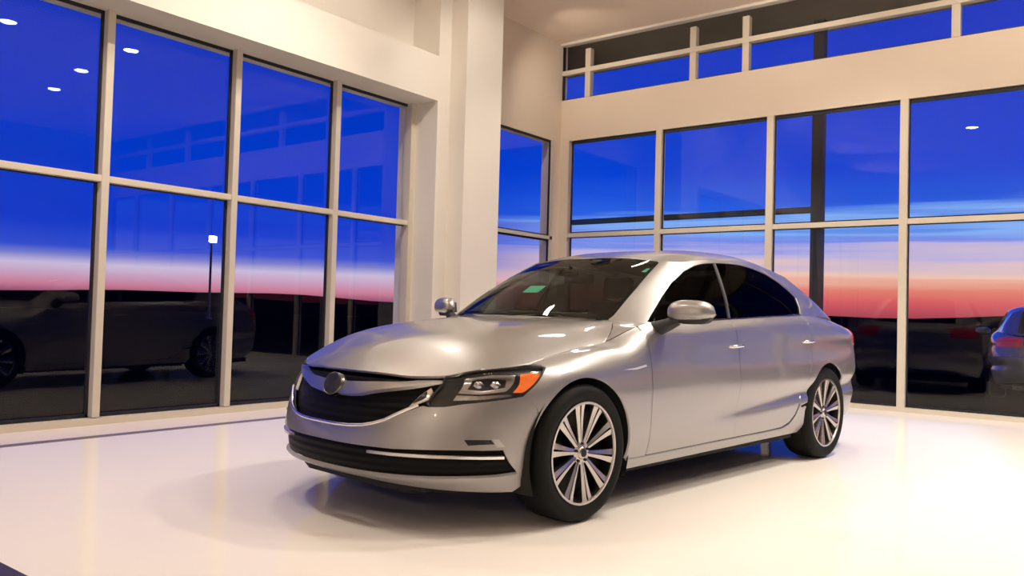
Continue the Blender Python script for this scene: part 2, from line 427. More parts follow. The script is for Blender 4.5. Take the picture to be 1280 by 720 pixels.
FRONT = lambda Q: (Q[:, 0] > .15)
SIDE = lambda Q: (Q[:, 0] < .47) & (Q[:, 0] > -3.62)
def F(pts): return BODY.inv(pts, [1, 2], FRONT)          # (y, z) on the nose
def S_(pts): return BODY.inv(pts, [0, 2], SIDE)          # (x, z) on the flank
def CS(pts): return CABIN.inv(pts, [0, 2], lambda Q: (Q[:, 1] > .5) & (Q[:, 0] < -.6) & (Q[:, 0] > -3.3))
def top_at(xs):
    u = np.linspace(0, BODY.U, 600); P = BODY.P(np.column_stack([u, np.full(600, BODY.V)]))
    return [(float(np.interp(-x, -P[:, 0], u)), BODY.V-.001) for x in xs]
def top_y(ys):
    u = np.linspace(0, BODY.ucol(6), 400); P = BODY.P(np.column_stack([u, np.full(400, BODY.V)]))
    return [(float(np.interp(y, P[:, 1], u)), BODY.V-.001) for y in ys]
def bot_at(xs):
    u = np.linspace(0, BODY.U, 600); P = BODY.P(np.column_stack([u, np.full(600, .001)]))
    return [(float(np.interp(-x, -P[:, 0], u)), .001) for x in xs]
def arch(cx, a0, a1, n=26, r=.374, cz=.340):
    return [(cx+r*math.cos(math.radians(a)), cz+r*math.sin(math.radians(a))) for a in np.linspace(a0, a1, n)]
L = lambda a: [tuple(p) for p in a]

# outlines traced on the nose, (y, z)
HL = [(.557, .600), (.572, .655), (.588, .694)]
HL_LOW = [(.846, .640), (.787, .621), (.693, .604), (.637, .590), (.574, .586)]
GRI = [(0, .466), (.10, .466), (.20, .469), (.28, .477), (.34, .490), (.394, .509), (.46, .546), (.547, .590)]
LOW_E = [(0, .390), (.24, .389), (.454, .388), (.644, .395), (.765, .394), (.815, .394)]
LOW_B = [(.829, .282), (.788, .272), (.637, .266), (.445, .261), (.27, .259), (.1, .257), (0, .257)]
tipx = [(.291, .724), (.240, .768)]                       # headlight rear edge on the flank, (x, z)
hl_top = top_y(np.linspace(.588, .778, 12))
hl_poly = L(F(HL))+hl_top+L(S_([(.250, .777), (.232, .770), (.291, .724)]))+L(F(HL_LOW))

FA = arch(0, 180+11, -24)                                 # front wheel arch from its rear foot over the top to the bumper
xfoot = .40
bump = L(F(LOW_E))+L(F(LOW_B))+[(0, .001)]+bot_at([.85, .78, .7, .6, .5, .43, .40])
bump += L(S_([p for p in arch(0, -18, 32, 12)]))
bump += L(S_([(.345, .60)]))+L(F(HL_LOW))+L(F(GRI[::-1]))
bump_d = sheet(BODY, bump, gap=.0015, both=True, skirt=.02)
front_bumper = mesh_of('front_bumper', bump_d, M_PAINT, car)

# grille
gri_poly = L(F(GRI))+L(F([(.56, .65)]))+L(F([(.588, .694)]))+top_y([.55, .507, .45, .3, .15, .0])
grille = mesh_of('grille', sheet(BODY, gri_poly, off=-.030, both=True, skirt=0), M_GRILLE, car)
U_in = [(.552, .622), (.525, .606), (.452, .566), (.385, .527), (.33, .507), (.27, .493), (.19, .485), (.10, .482), (0, .482)]
uo = L(F(GRI))+L(F(U_in))
gm = [(0, .472), (.10, .472), (.20, .475), (.28, .483), (.34, .496), (.394, .515), (.455, .551), (.53, .592)]
gu = BODY.inv(densify(gm, .03, False), [1, 2], FRONT); gp = BODY.P(gu)+BODY.N(gu)*.002
gp = np.concatenate([(gp*np.array([1, -1, 1.]))[:0:-1], gp])
bm = bmesh.new(); add_tube(bm, gp.tolist(), .0085, 12); surround = obj_bm('grille_surround', bm, M_CHROME, car, 60)
facet = L(F([(.485, .582), (.525, .604), (.556, .622), (.560, .66), (.548, .672), (.515, .63)]))
gcs = [mesh_of('grille_corner', sheet(BODY, facet, off=-.008, flip=f, skirt=.015), M_CHROME, car) for f in (False, True)]
facet2 = L(F([(.500, .600), (.530, .616), (.546, .63), (.540, .655), (.518, .628)]))
for f, g in zip((False, True), gcs): mesh_of('inlay', sheet(BODY, facet2, off=-.002, flip=f, skirt=.008), M_BLACK, g)
wing = [(0, .668), (.10, .670), (.20, .675), (.31, .682), (.40, .689), (.466, .696), (.582, .704), (.586, .692), (.50, .678), (.42, .664), (.303, .643), (.20, .620), (.12, .612), (0, .610)]
def wing_fn(P, N): return P+N*0.006
wb = mesh_of('grille_wing_bar', sheet(BODY, L(F(wing)), off=.006, both=True, skirt=.035), M_WING, car)
bm = bmesh.new()
add_lathe(bm, [(.0001, .016), (.050, .014), (.056, .008), (.058, -.02)], 40, 'x')
for v in bm.verts: v.co.y *= 1.22
badge = obj_bm('badge', bm, M_PLAST, car, 40, (.868, 0, .652)); badge.rotation_euler = (0, -.30, 0)
bm = bmesh.new(); add_lathe(bm, [(.0545, .011), (.0565, .0125), (.0585, .010), (.0590, -.01)], 40, 'x')
for v in bm.verts: v.co.y *= 1.22
obj_bm('badge_ring', bm, M_DCHROME, badge, 60)

# lower intake, chrome strip, lip, fog lamps
li = L(F(LOW_E))+L(F(LOW_B))
mesh_of('lower_intake', sheet(BODY, li, off=-.022, both=True, skirt=0), M_GRILLE, car)
def strip(pts, hgt): return L(F([(y, z-hgt/2) for y, z in pts]))+L(F([(y, z+hgt/2) for y, z in pts[::-1]]))
for f in (False, True): mesh_of('lower_chrome_strip', sheet(BODY, strip([(.33, .367), (.45, .365), (.646, .365), (.764, .362), (.815, .360)], .012), off=.003, skirt=.03, sp=.02, flip=f), M_CHROME, car)
fog = L(F([(.715, .444), (.786, .443), (.794, .424), (.728, .419)]))
fl0 = mesh_of('fog_lamp', sheet(BODY, fog, off=.0025, skirt=.004, sp=.015), M_BLACK, car)
fl1 = mesh_of('fog_lamp', sheet(BODY, fog, off=.0025, skirt=.004, sp=.015, flip=True), M_BLACK, car)
ft = L(F([(.788, .447), (.803, .447), (.817, .410), (.800, .408), (.795, .424)]))
for f, pa in ((False, fl0), (True, fl1)):
    mesh_of('chrome_trim', sheet(BODY, ft, off=.003, skirt=.006, sp=.015, flip=f), M_WING, pa)
cre = strip([(.577, .463), (.66, .462), (.74, .462), (.805, .460)], .009)
for f in (False, True): mesh_of('bumper_crease', sheet(BODY, cre, off=.004, skirt=.006, sp=.02, flip=f), M_PAINT, front_bumper)

# headlights: dark housing, reflectors, amber indicator, clear lens
def head(f):
    h = mesh_of('headlight', sheet(BODY, hl_poly, gap=.002, off=-.016, skirt=.0, flip=f), M_LAMP, car)
    amb = L(F([(.820, .660), (.810, .741)]))+L(S_([(.300, .752), (.287, .738), (.372, .672)]))+L(F([(.842, .658)]))
    mesh_of('turn_signal', sheet(BODY, amb, off=-.006, skirt=.01, sp=.015, flip=f), M_AMBER, h)
    refl = [[(.66, .655), (.665, .715), (.742, .738), (.800, .738), (.806, .700), (.80, .665), (.73, .652)], [(.655, .620), (.66, .645), (.73, .643), (.815, .650), (.822, .640), (.75, .626)]]
    bowl = [(.682, .672), (.690, .708), (.735, .720), (.785, .715), (.790, .682), (.735, .666)]
    mesh_of('reflector', [sheet(BODY, L(F(refl[0])), holes=[L(F(bowl))], off=-.010, skirt=.008, sp=.015, flip=f), sheet(BODY, L(F(refl[1])), off=-.009, skirt=.008, sp=.015, flip=f)], M_REFL, h)
    for yc, zc_, r in ((.712, .692, .020), (.762, .694, .020)):
        uv = F([(yc, zc_)]); P = BODY.P(uv)[0]; N = BODY.N(uv)[0]; bm = bmesh.new()
        add_lathe(bm, [(.0001, .012), (r*.6, .009), (r, 0), (r*1.25, 0), (r*1.25, -.01)], 24, 'x')
        pj_ = obj_bm('projector', bm, M_REFL, h, 50); m = np.array([1, -1 if f else 1, 1])
        pj_.location = (P-N*.016)*m; pj_.rotation_euler = Vector(N*m).to_track_quat('X', 'Z').to_euler()
    # thin black rim and the lens
    o = np.array(densify(hl_poly, .02)); i_ = inset(o, .011)
    mesh_of('bezel', sheet(BODY, [tuple(p) for p in o], holes=[[tuple(p) for p in i_]], gap=.001, off=-.001, skirt=.012, sp=.05, flip=f), M_PLAST, h)
    mesh_of('lens', sheet(BODY, hl_poly, gap=.002, off=.0005, skirt=0, flip=f), M_LENS, h)
    return h
head(False); head(True)

# hood
hood = mesh_of('hood', sheet(HOODN, [(0, .004), (HOODN.U, .004), (HOODN.U, HOODN.V), (0, HOODN.V)], both=True, skirt=.015, sp=.035), M_PAINT, car)

c2, c3 = CABIN.ucol(2), CABIN.ucol(3)
# front fenders (with the patch under the windscreen pillar)
fen = top_at(np.linspace(.285, -.555, 22))+L(S_([(-.558, .95), (-.558, .85), (-.556, .7), (-.556, .55), (-.556, .4), (-.556, .268)]))
fen += L(S_([(-.45, .268)]+arch(0, 191, 32, 30)+[(.345, .60)]))+L(F(HL_LOW[:1]))+L(S_([(.291, .724), (.232, .770), (.250, .779)]))
edgeA = [(-.325, .759, .884), (-.40, .737, .921), (-.47, .703, .960), (-.525, .660, .990), (-.56, .632, .990)]
edgeB = [(-.325, .762, .884), (-.45, .782, .932), (-.558, .800, .970), (-.64, .806, .978), (-.72, .79, .978)]
edgeA = edgeA[:4]; edgeB = edgeB[:4]
cab = CABIN.P([(u, .004) for u in np.linspace(c2-.022, c3+.02, 14)])
def fan_patch(A, B, C, n=14, m=14):
    def rs(Q, k):
        Q = np.array(Q, float); d = np.concatenate([[0], np.cumsum(np.linalg.norm(np.diff(Q, axis=0), axis=1))]); t = np.linspace(0, d[-1], k)
        return np.stack([np.interp(t, d, Q[:, i]) for i in range(3)], 1)
    A, B, C = rs(A, n), rs(B, n), rs(C, m); A[-1] = C[0]; B[-1] = C[-1]; t = np.linspace(0, 1, m)[:, None]; rows = []
    for i in range(n):
        s_ = i/(n-1); rows.append(A[i]*(1-t)+B[i]*t+s_**2*(C-(C[0]*(1-t)+C[-1]*t)))
    G = np.array(rows); du = np.gradient(G, axis=1); dv = np.gradient(G, axis=0); N = np.cross(du, dv); N[0] = N[1]; N /= np.maximum(np.linalg.norm(N, axis=2), 1e-9)[..., None]
    if N[..., 2].mean() < 0: N = -N
    idx = np.arange(n*m).reshape(n, m); F_ = []; p = G.reshape(-1, 3)
    for i in range(n-1):
        for j in range(m-1):
            f = (idx[i, j], idx[i, j+1], idx[i+1, j+1], idx[i+1, j]); q = np.cross(p[f[2]]-p[f[0]], p[f[3]]-p[f[1]]); F_.append(f if q @ N[i, j] > 0 else f[::-1])
    return p, N.reshape(-1, 3), F_
patch = fan_patch(edgeA, edgeB, cab)
fd = sheet(BODY, fen, gap=.002)
for f in (False, True):
    fo = mesh_of('front_fender', [mirror(fd) if f else fd, mirror(patch) if f else patch], M_PAINT, car)
    v = L(S_([(-.300, .744), (-.41, .752), (-.50, .766), (-.505, .756), (-.41, .742)]))
    mesh_of('fender_vent', sheet(BODY, v, off=.006, skirt=.012, sp=.015, flip=f), M_VENT, fo)

# doors
B_X = -1.53
SEAM = [(-.56, .270), (-1.0, .273), (B_X, .277), (-2.0, .280), (-2.20, .285), (-2.30, .310), (-2.375, .365), (-2.43, .45)]
fdoor = top_at(np.linspace(-.562, B_X, 22))+L(S_([(B_X, z) for z in (.95, .8, .65, .5, .4, .277)]+[(-1.0, .273), (-.56, .270)]+[(-.558, z) for z in (.4, .55, .7, .85, .95)]))
REDGE = [(-2.43, .45), (-2.475, .53), (-2.535, .62), (-2.585, .70), (-2.615, .80), (-2.625, .92)]
rdoor = top_at(np.linspace(B_X, -2.62, 24))+L(S_(REDGE[::-1]+SEAM[2:-1][::-1]+[(B_X, z) for z in (.4, .5, .65, .8, .95)]))
rock = L(S_(SEAM[:-1]+[(-2.43, .45)]))+L(S_(arch(-2.915, 14+8, -18, 8, cz=.34)))
rock = L(S_([(-.56, .270), (-.45, .270), (-.372, .272)]))+L(S_([(-.385, .235)]))+bot_at([-.40]+list(np.linspace(-.6, -2.4, 12))+[-2.50])
rock += L(S_([(-2.555, .285), (-2.542, .33), (-2.530, .38), (-2.548, .428), (-2.46, .418), (-2.433, .447)]))+L(S_([(-2.375, .365), (-2.30, .310), (-2.20, .285), (-2.0, .280), (B_X, .277), (-1.0, .273)]))
for f in (False, True):
    d = mesh_of('front_door', sheet(BODY, fdoor, gap=.0022, flip=f), M_PAINT, car)
    e = mesh_of('rear_door', sheet(BODY, rdoor, gap=.0022, flip=f), M_PAINT, car)
    mesh_of('rocker_panel', sheet(BODY, rock, gap=.0065, off=.004, flip=f), M_PAINT, car)
    for pa, hx_, hz in ((d, -1.42, .850), (e, -2.475, .872)):
        uv = S_([(hx_-.07, hz)]); P = BODY.P(uv)[0]; N = BODY.N(uv)[0]; bm = bmesh.new()
        pts = []
        for t in np.linspace(0, 1, 11):
            lift = .034*(1-(2*t-1)**4); uvp = S_([(hx_-.165*t, hz+.006*t)]); Q = BODY.P(uvp)[0]+BODY.N(uvp)[0]*(lift-.004); pts.append(Q*np.array([1, -1 if f else 1, 1]))
        add_tube(bm, pts, [.006]+[.010]*9+[.006], 10)
        obj_bm('door_handle', bm, M_CHROME, pa, 60)

# rear quarter, rear bumper, boot lid, tail lights
qp = top_at(np.linspace(-2.628, -3.60, 18))+L(S_([(-3.575, .93), (-3.56, .80), (-3.55, .66)]))+L(S_([(-3.45, .60)]))+L(S_(arch(-2.915, 158, 15, 30)+[(-2.46, .42)]))+L(S_(REDGE))
rb = L(S_([(-3.262, .482), (-3.45, .60), (-3.55, .66)]))
vq = rb[-1][1]
rb += [(float(u), vq) for u in np.linspace(rb[-1][0]+.06, BODY.U, 14)]+[(BODY.U, .001)]+bot_at([-3.80, -3.7, -3.55, -3.40, -3.27])+L(S_(arch(-2.915, 195, 164, 8)))
u0 = rb[2][0]+.02
bl = [(u0, vq+.004), (BODY.U, vq+.004), (BODY.U, BODY.V-.001), (u0+.02, BODY.V-.001)]
mesh_of('rear_bumper', sheet(BODY, rb, gap=.0015, both=True), M_PAINT, car)
boot = mesh_of('boot_lid', [sheet(BODY, bl, gap=.001, both=True)], M_PAINT, car)
dk = ruled([tuple(CABIN.P([(u, 0)])[0]) for u in np.linspace(CABIN.ucol(8), CABIN.U, 30)], [tuple(BODY.P([(u, BODY.V)])[0]) for u in np.linspace(BODY.ucol(15), BODY.U, 30)], 8, 30)
mesh_of('boot_deck', [dk, mirror(dk)], M_PAINT, boot)
for f in (False, True):
    q = mesh_of('rear_quarter_panel', sheet(BODY, qp, gap=.002, flip=f), M_PAINT, car)
    ut = u0+.04; va, vb = BODY.V*.74, BODY.V*.965
    tl = [(ut, va+.035), (ut+.05, vb), (ut+.5, vb-.01), (ut+.5, va), (ut+.12, va)]
    mesh_of('tail_light', sheet(BODY, tl, off=.006, skirt=.012, flip=f), M_RED, car)

# cabin: painted frame with window openings, roof, glass
c2, c3 = CABIN.ucol(2), CABIN.ucol(3)
Vc = CABIN.V
ws = [(0, .018), (c2-.02, .018), (c2-.012, .05), (c2-.015, Vc*.5), (c2-.030, Vc-.03), (c2-.06, Vc-.008), (0, Vc-.008)]
fwin = [(-.672, .996), (-.80, 1.075), (-.94, 1.160), (-1.09, 1.244), (-1.264, 1.322), (-1.403, 1.364), (-1.50, 1.382), (-1.628, 1.393), (-1.585, 1.303), (-1.543, 1.145), (-1.522, 1.027), (-1.0, 1.008)]
rwin = [(-1.668, 1.396), (-1.85, 1.402), (-2.022, 1.400), (-2.20, 1.386), (-2.38, 1.358), (-2.53, 1.315), (-2.64, 1.263), (-2.735, 1.20), (-2.70, 1.12), (-2.655, 1.075), (-2.3, 1.060), (-1.9, 1.044), (-1.560, 1.030), (-1.583, 1.145), (-1.625, 1.303)]
FW, RW = L(CS(fwin)), L(CS(rwin))
c9, c10 = CABIN.ucol(9), CABIN.ucol(10)
bw = [(c10+.03, .02), (CABIN.U, .02), (CABIN.U, Vc-.012), (c10+.05, Vc-.012), (c10+.03, Vc-.06)]
frame = [(c2-.02, .0005), (CABIN.U, .0005), (CABIN.U, .02)]+bw[0:1]+[bw[4], bw[3]]+[(CABIN.U, Vc-.012), (CABIN.U, Vc-.0005), (0, Vc-.0005), (0, Vc-.008)]+ws[5:0:-1]
side_hole = L(CS([p for p in fwin[:8]]))+L(CS(rwin[:12]))+L(CS([(-1.560, 1.030), (-1.522, 1.027), (-1.0, 1.008)]))
cabin = mesh_of('cabin_frame', sheet(CABIN, frame, holes=[side_hole], both=True, skirt=.02), M_PAINT, car)
rpoly = [(0, .001), (ROOF.U, .001), (ROOF.U, ROOF.V-.001), (0, ROOF.V-.001)]
rp, rt = cut(rpoly, (), 0, .05, .04); 
mesh_of('roof', sheet(ROOF, rpoly, both=True, skirt=0, sp=.04), M_PAINT, car)
windscreen = mesh_of('windscreen', sheet(CABIN, ws, off=-.004, both=True, skirt=0), M_WS, car)
# black ceramic border of the windscreen
o = [(0, .018)]+ws[1:]; w_in = [(0, Vc-.05), (c2-.09, Vc-.045), (c2-.062, Vc-.09), (c2-.042, Vc*.5), (c2-.04, .085), (c2-.06, .06), (0, .055)]
mesh_of('windscreen_border', sheet(CABIN, ws+w_in, off=-.007, both=True, skirt=0), M_MATTE, windscreen)
for f in (False, True):
    mesh_of('front_window', sheet(CABIN, FW, off=-.006, skirt=0, flip=f), M_SG, car)
    mesh_of('rear_side_window', sheet(CABIN, RW, off=-.006, skirt=0, flip=f), M_TG, car)
    bp = L(CS([(-1.628, 1.393), (-1.668, 1.396), (-1.625, 1.303), (-1.583, 1.145), (-1.560, 1.030), (-1.522, 1.027), (-1.543, 1.145), (-1.585, 1.303)]))
    pil = mesh_of('pillar_trim', sheet(CABIN, bp, off=-.004, skirt=.006, sp=.02, flip=f), M_PLAST, car)
    ln = L(CS([(-1.643, 1.394), (-1.656, 1.395), (-1.612, 1.303), (-1.570, 1.145), (-1.548, 1.030), (-1.536, 1.030), (-1.557, 1.145), (-1.600, 1.303)]))
    mesh_of('pillar_bead', sheet(CABIN, ln, off=.0, skirt=.004, sp=.02, flip=f), M_PGREY, pil)
    sill = [tuple(CS([(x, z)])[0]) for x, z in ((-.73, .996), (-1.0, 1.006), (-1.522, 1.025), (-1.9, 1.042), (-2.3, 1.058), (-2.66, 1.073))]
    sl = [(u, v-.012) for u, v in sill]+[(u, v+.006) for u, v in sill[::-1]]
    mesh_of('window_sill_strip', sheet(CABIN, sl, off=.002, skirt=.008, sp=.02, flip=f), M_BLACK, car)
mesh_of('rear_window', sheet(CABIN, bw, off=-.004, both=True, skirt=0), M_TG, car)
# stickers and mirror on the windscreen
def wsq(y0, y1, za, zb): return L(CABIN.inv([(y0, za), (y1, za), (y1, zb), (y0, zb)], [1, 2], lambda Q: Q[:, 0] > -1.2))
for y0, y1, za, zb, sg in ((-.075, .055, 1.163, 1.208, 1), (.52, .557, 1.308, 1.334, 1)):
    if y0 < 0:
        a = sheet(CABIN, wsq(0, y1, za, zb), off=-.009, skirt=0); b = sheet(CABIN, wsq(0, -y0, za, zb), off=-.009, skirt=0, flip=True); mesh_of('sticker', [a, b], M_STICK, windscreen)
    else: mesh_of('sticker', sheet(CABIN, wsq(y0, y1, za, zb), off=-.009, skirt=0, sp=.01), M_STICK, windscreen)

# door mirrors
def door_mirror(f):
    s = -1 if f else 1
    bm = bmesh.new(); n, m = 16, 28; rows = []
    for i in range(n+1):
        t = i/n                     # from the inner end to the outer end
        y = .895+.250*t
        w = .5*(1-(abs(2*t-1))**3.2)**.5 if 0 < t < 1 else .03
        hh = .080*2*w*(1-.15*t); dd = .080*2*w
        zc_ = 1.048+.004*t; xc_ = -.735-.075*t
        ring = []
        for k in range(m):
            a = 2*PI*k/m; c, q = math.cos(a), math.sin(a)
            px = dd*math.copysign(abs(c)**.8, c); pz = hh*math.copysign(abs(q)**.75, q)
            if c < 0: px *= .45
            if q < 0: pz *= .55
            ring.append(bm.verts.new((xc_+px, s*y, zc_+pz)))
        rows.append(ring)
    for i in range(n):
        for k in range(m): bm.faces.new((rows[i][k], rows[i][(k+1) % m], rows[i+1][(k+1) % m], rows[i+1][k]))
    bm.faces.new(rows[0]); bm.faces.new(rows[-1][::-1])
    bm.normal_update()
    for fc in bm.faces:
        c = fc.calc_center_median()
        if c.z < 1.022 and abs(c.y) < 2: fc.material_index = 0
    o = obj_bm('door_mirror', bm, M_PAINT, car, 60)
    bm = bmesh.new()
    # black lower foot joining the housing to the door
    pr = [(-.69, .80, .955), (-.70, .86, .965), (-.72, .905, .985), (-.74, .95, 1.01)]
    add_tube(bm, [(x, s*y, z) for x, y, z in pr], [.04, .042, .036, .030], 14)
    obj_bm('mirror_foot', bm, M_PLAST, o, 50)
    bm = bmesh.new(); rows = []
    for i in range(n+1):
        t = i/n; y = .92+.215*t; w = .5*(1-(abs(2*t-1))**3.2)**.5 if 0 < t < 1 else .05
        rows.append([bm.verts.new((-.735-.075*t+x, s*y, z)) for x, z in ((.035*2*w, 1.048-.036*2*w), (-.040*2*w, 1.048-.036*2*w), (-.034, 1.048), (-.030*2*w, 1.048-.058*2*w), (.028*2*w, 1.048-.058*2*w))])
    for i in range(n):
        for k in range(5): bm.faces.new((rows[i][k], rows[i][(k+1) % 5], rows[i+1][(k+1) % 5], rows[i+1][k]))
    obj_bm('mirror_underside', bm, M_PLAST, o, 50)
    bm = bmesh.new(); add_prism(bm, [(s*.94, 1.018), (s*1.09, 1.02), (s*1.10, 1.08), (s*.95, 1.09)], -.80, -.805, 0)
    obj_bm('mirror_glass', bm, M_CHROME, o)
    # black corner triangle at the front of the window
    return o
door_mirror(False); door_mirror(True)

# wheels
def make_wheel():
    w = empty('wheel', (0, 0, 0), 0, car)
    R, RR = .342, .256
    bm = bmesh.new()
    add_lathe(bm, [(RR-.006, -.012), (RR+.010, -.004), (.300, .004), (.322, -.004), (.336, -.022), (R, -.045), (R, -.19), (.33, -.222), (.29, -.236), (RR, -.228)], 72)
    obj_bm('tyre', bm, M_TYRE, w, 40)
    bm = bmesh.new()
    add_lathe(bm, [(RR, -.012), (RR+.001, -.004), (RR-.012, -.004), (RR-.018, -.020), (RR-.022, -.06), (.205, -.16), (.2, -.22)], 72)
    add_lathe(bm, [(RR-.03, -.075), (.06, -.085), (.0001, -.085)], 48)
    obj_bm('rim', bm, M_ALLOYD, w, 30)
    bm = bmesh.new(); add_lathe(bm, [(RR-.016, -.012), (RR-.013, -.0035), (RR-.002, -.0035), (RR+.001, -.010)], 72)
    obj_bm('rim_lip', bm, M_ALLOY, w, 50)
    for k in range(10):
        bm = bmesh.new(); a0 = 2*PI*k/10+.16
        for sgn in (-1, 1):
            ds = []
            for r, half, off, y0 in ((.040, .0058, .0066, -.026), (.085, .0072, .0088, -.022), (.15, .0100, .0130, -.018), (.21, .0135, .0185, -.013), (.2455, .0160, .0225, -.0075)):
                row = []
                for e, yy in ((-1, 0), (1, 0), (1.25, -.03), (-1.25, -.03)):
                    t = sgn*off+e*half; yv = y0+yy+(-.004 if e*sgn > 0 and yy == 0 else 0)
                    c, s = math.cos(a0), math.sin(a0)
                    row.append(bm.verts.new((r*c-t*s, yv, r*s+t*c)))
                ds.append(row)
            for i in range(len(ds)-1):
                for q in range(4): bm.faces.new((ds[i][q], ds[i][(q+1) % 4], ds[i+1][(q+1) % 4], ds[i+1][q]))
            bm.faces.new(ds[0]); bm.faces.new(ds[-1][::-1])
        obj_bm('spoke', bm, M_ALLOY, w, 25)
    bm = bmesh.new(); add_lathe(bm, [(.0001, -.012), (.024, -.013), (.030, -.017), (.033, -.024), (.058, -.028), (.062, -.05)], 40)
    obj_bm('hub', bm, M_ALLOY, w, 35)
    bm = bmesh.new(); add_lathe(bm, [(.0001, -.009), (.019, -.010), (.021, -.014)], 30); obj_bm('centre_cap', bm, M_ALLOYD, w, 40)
    for k in range(5):
        bm = bmesh.new(); a = 2*PI*k/5+.3; add_lathe(bm, [(.0001, -.018), (.007, -.019), (.008, -.03)], 10)
        bmesh.ops.translate(bm, verts=bm.verts, vec=(.046*math.cos(a), 0, .046*math.sin(a))); obj_bm('lug_nut', bm, M_ALLOYD, w, 40)
    bm = bmesh.new(); add_lathe(bm, [(.165, -.10), (.165, -.125), (.08, -.125), (.08, -.10)], 48, closed=True); obj_bm('brake_disc', bm, M_DISC, w, 30)
    return w
w0 = make_wheel()
for i, (x, s) in enumerate(((0, 1), (-2.905, 1), (0, -1), (-2.905, -1))):
    w = w0 if i == 0 else copy_tree(w0, car)
    w.location = (x, s*.905, .342); w.rotation_euler = (0, .35*i if s > 0 else .2, 0 if s > 0 else PI)

# wheel wells and underbody
for s in (1, -1):
    for cx in (0, -2.915):
        bm = bmesh.new(); rings = []
        for y in ((.885, .60) if cx == 0 else (.865, .60)):
            rings.append([bm.verts.new((cx+.392*math.cos(math.radians(a)), s*y, .340+.392*math.sin(math.radians(a)))) for a in (np.linspace(-25, 205, 40) if cx == 0 else np.linspace(-20, 186, 40))])
        for k in range(39): bm.faces.new((rings[0][k], rings[0][k+1], rings[1][k+1], rings[1][k]))
        bm.faces.new(rings[1])
        obj_bm('wheel_well', bm, M_DARK, car, 40)
bm = bmesh.new()
def pan(xs, hw, z0, z1):
    A = [bm.verts.new((x, y, z)) for z in (z0, z1) for x, y in [(x, w_) for x, w_ in zip(xs, hw)]+[(x, -w_) for x, w_ in list(zip(xs, hw))[::-1]]]
    n = len(A)//2
    bm.faces.new(A[:n]); bm.faces.new(A[n:][::-1])
    for i in range(n): bm.faces.new((A[i], A[(i+1) % n], A[n+(i+1) % n], A[n+i]))
pan([.80, .70, .42, .40, -.41, -.45, -2.48, -2.53, -3.30, -3.4, -3.75], [.30, .52, .66, .58, .58, .82, .82, .58, .58, .75, .60], .185, .24)
pan([.70, .40], [.40, .58], .155, .19)
obj_bm('underbody', bm, M_DARK, car)

# interior
inner = []
for f in (False, True):
    inner.append(sheet(BODY, [(BODY.ucol(9), BODY.V*.35), (BODY.ucol(15), BODY.V*.35), (BODY.ucol(15), BODY.V-.002), (BODY.ucol(9), BODY.V-.002)], off=-.05, skirt=0, sp=.08, flip=f))
mesh_of('door_lining', inner, M_TRIM, car)
mesh_of('headliner', sheet(ROOF, [(0, .02), (ROOF.U, .02), (ROOF.U, ROOF.V-.001), (0, ROOF.V-.001)], fn=lambda P, N: P-np.array([0, 0, .03]), both=True, skirt=0, sp=.06), M_HEAD, car)
bm = box((-3.3, -.80, .25), (-.50, .80, .32)); obj_bm('cabin_floor', bm, M_TRIM, car)
bm = bmesh.new(); rows = []
for y in np.linspace(-.62, .62, 21):
    k = 1-.35*(abs(y)/.74)**3; b_ = .03*math.exp(-((y-.36)/.2)**2)
    rows.append([bm.verts.new((x, y, z)) for x, z in ((-.58, .93), (-.60, .975), (-.72, .985+b_), (-.93, .965+b_), (-1.0, .90+b_), (-.98, .70), (-.90, .5))])
for i in range(20):
    for k in range(6): bm.faces.new((rows[i][k], rows[i+1][k], rows[i+1][k+1], rows[i][k+1]))
obj_bm('dashboard', bm, M_TRIM, car, 60)
def seat(y, x, rear=False):
    bm = bmesh.new(); wv = .26 if not rear else .64
    add_box(bm, (x-.02, y-wv, .40), (x+.48, y+wv, .56), .05)
    sb = obj_bm('rear_bench' if rear else 'front_seat', bm, M_SEAT, car, 40)
    bm = bmesh.new(); add_box(bm, (-.07, -wv+.01, 0), (.07, wv-.01, .62), .055)
    for v in bm.verts:
        t = v.co.z/.62; v.co.x += -.20*t; v.co.y *= 1-.22*t*t
    b = obj_bm('seat_back', bm, M_SEAT, sb, 40, (x+.02, y, .52))
    for yy in ((0,) if not rear else (-.36, .36)):
        bm = bmesh.new(); add_box(bm, (-.045, -.13, 0), (.045, .13, .17), .04)
        for v in bm.verts: v.co.y *= 1-.5*max(0, v.co.z-.05)
        hh = obj_bm('headrest', bm, M_SEAT, sb, 40, (x-.22, y+yy, 1.155))
        if not rear:
            pass
seat(.36, -1.75); seat(-.36, -1.75); seat(0, -2.62, True)
bm = bmesh.new(); prof = [(.185+.014*math.cos(a), .014*math.sin(a)) for a in np.linspace(0, 2*PI, 10, endpoint=False)]
add_lathe(bm, prof, 40, 'x', closed=True); add_box(bm, (-.02, -.18, -.02), (.0, .18, .02)); add_box(bm, (-.02, -.02, -.18), (0, .02, .0)); add_lathe(bm, [(.0001, .03), (.06, .03), (.07, -.03), (.0001, -.03)], 20, 'x')
stw = obj_bm('steering_wheel', bm, M_TRIM, car, 40, (-1.12, .36, .93)); stw.rotation_euler = (0, -.35, 0)
bm = bmesh.new(); add_box(bm, (-.015, -.12, -.032), (.015, .12, .032), .012); add_tube(bm, [(.0, 0, .02), (.06, 0, .07), (.10, 0, .075)], .009, 8)
obj_bm('rear_view_mirror', bm, M_PLAST, car, 40, (-1.03, .0, 1.265))
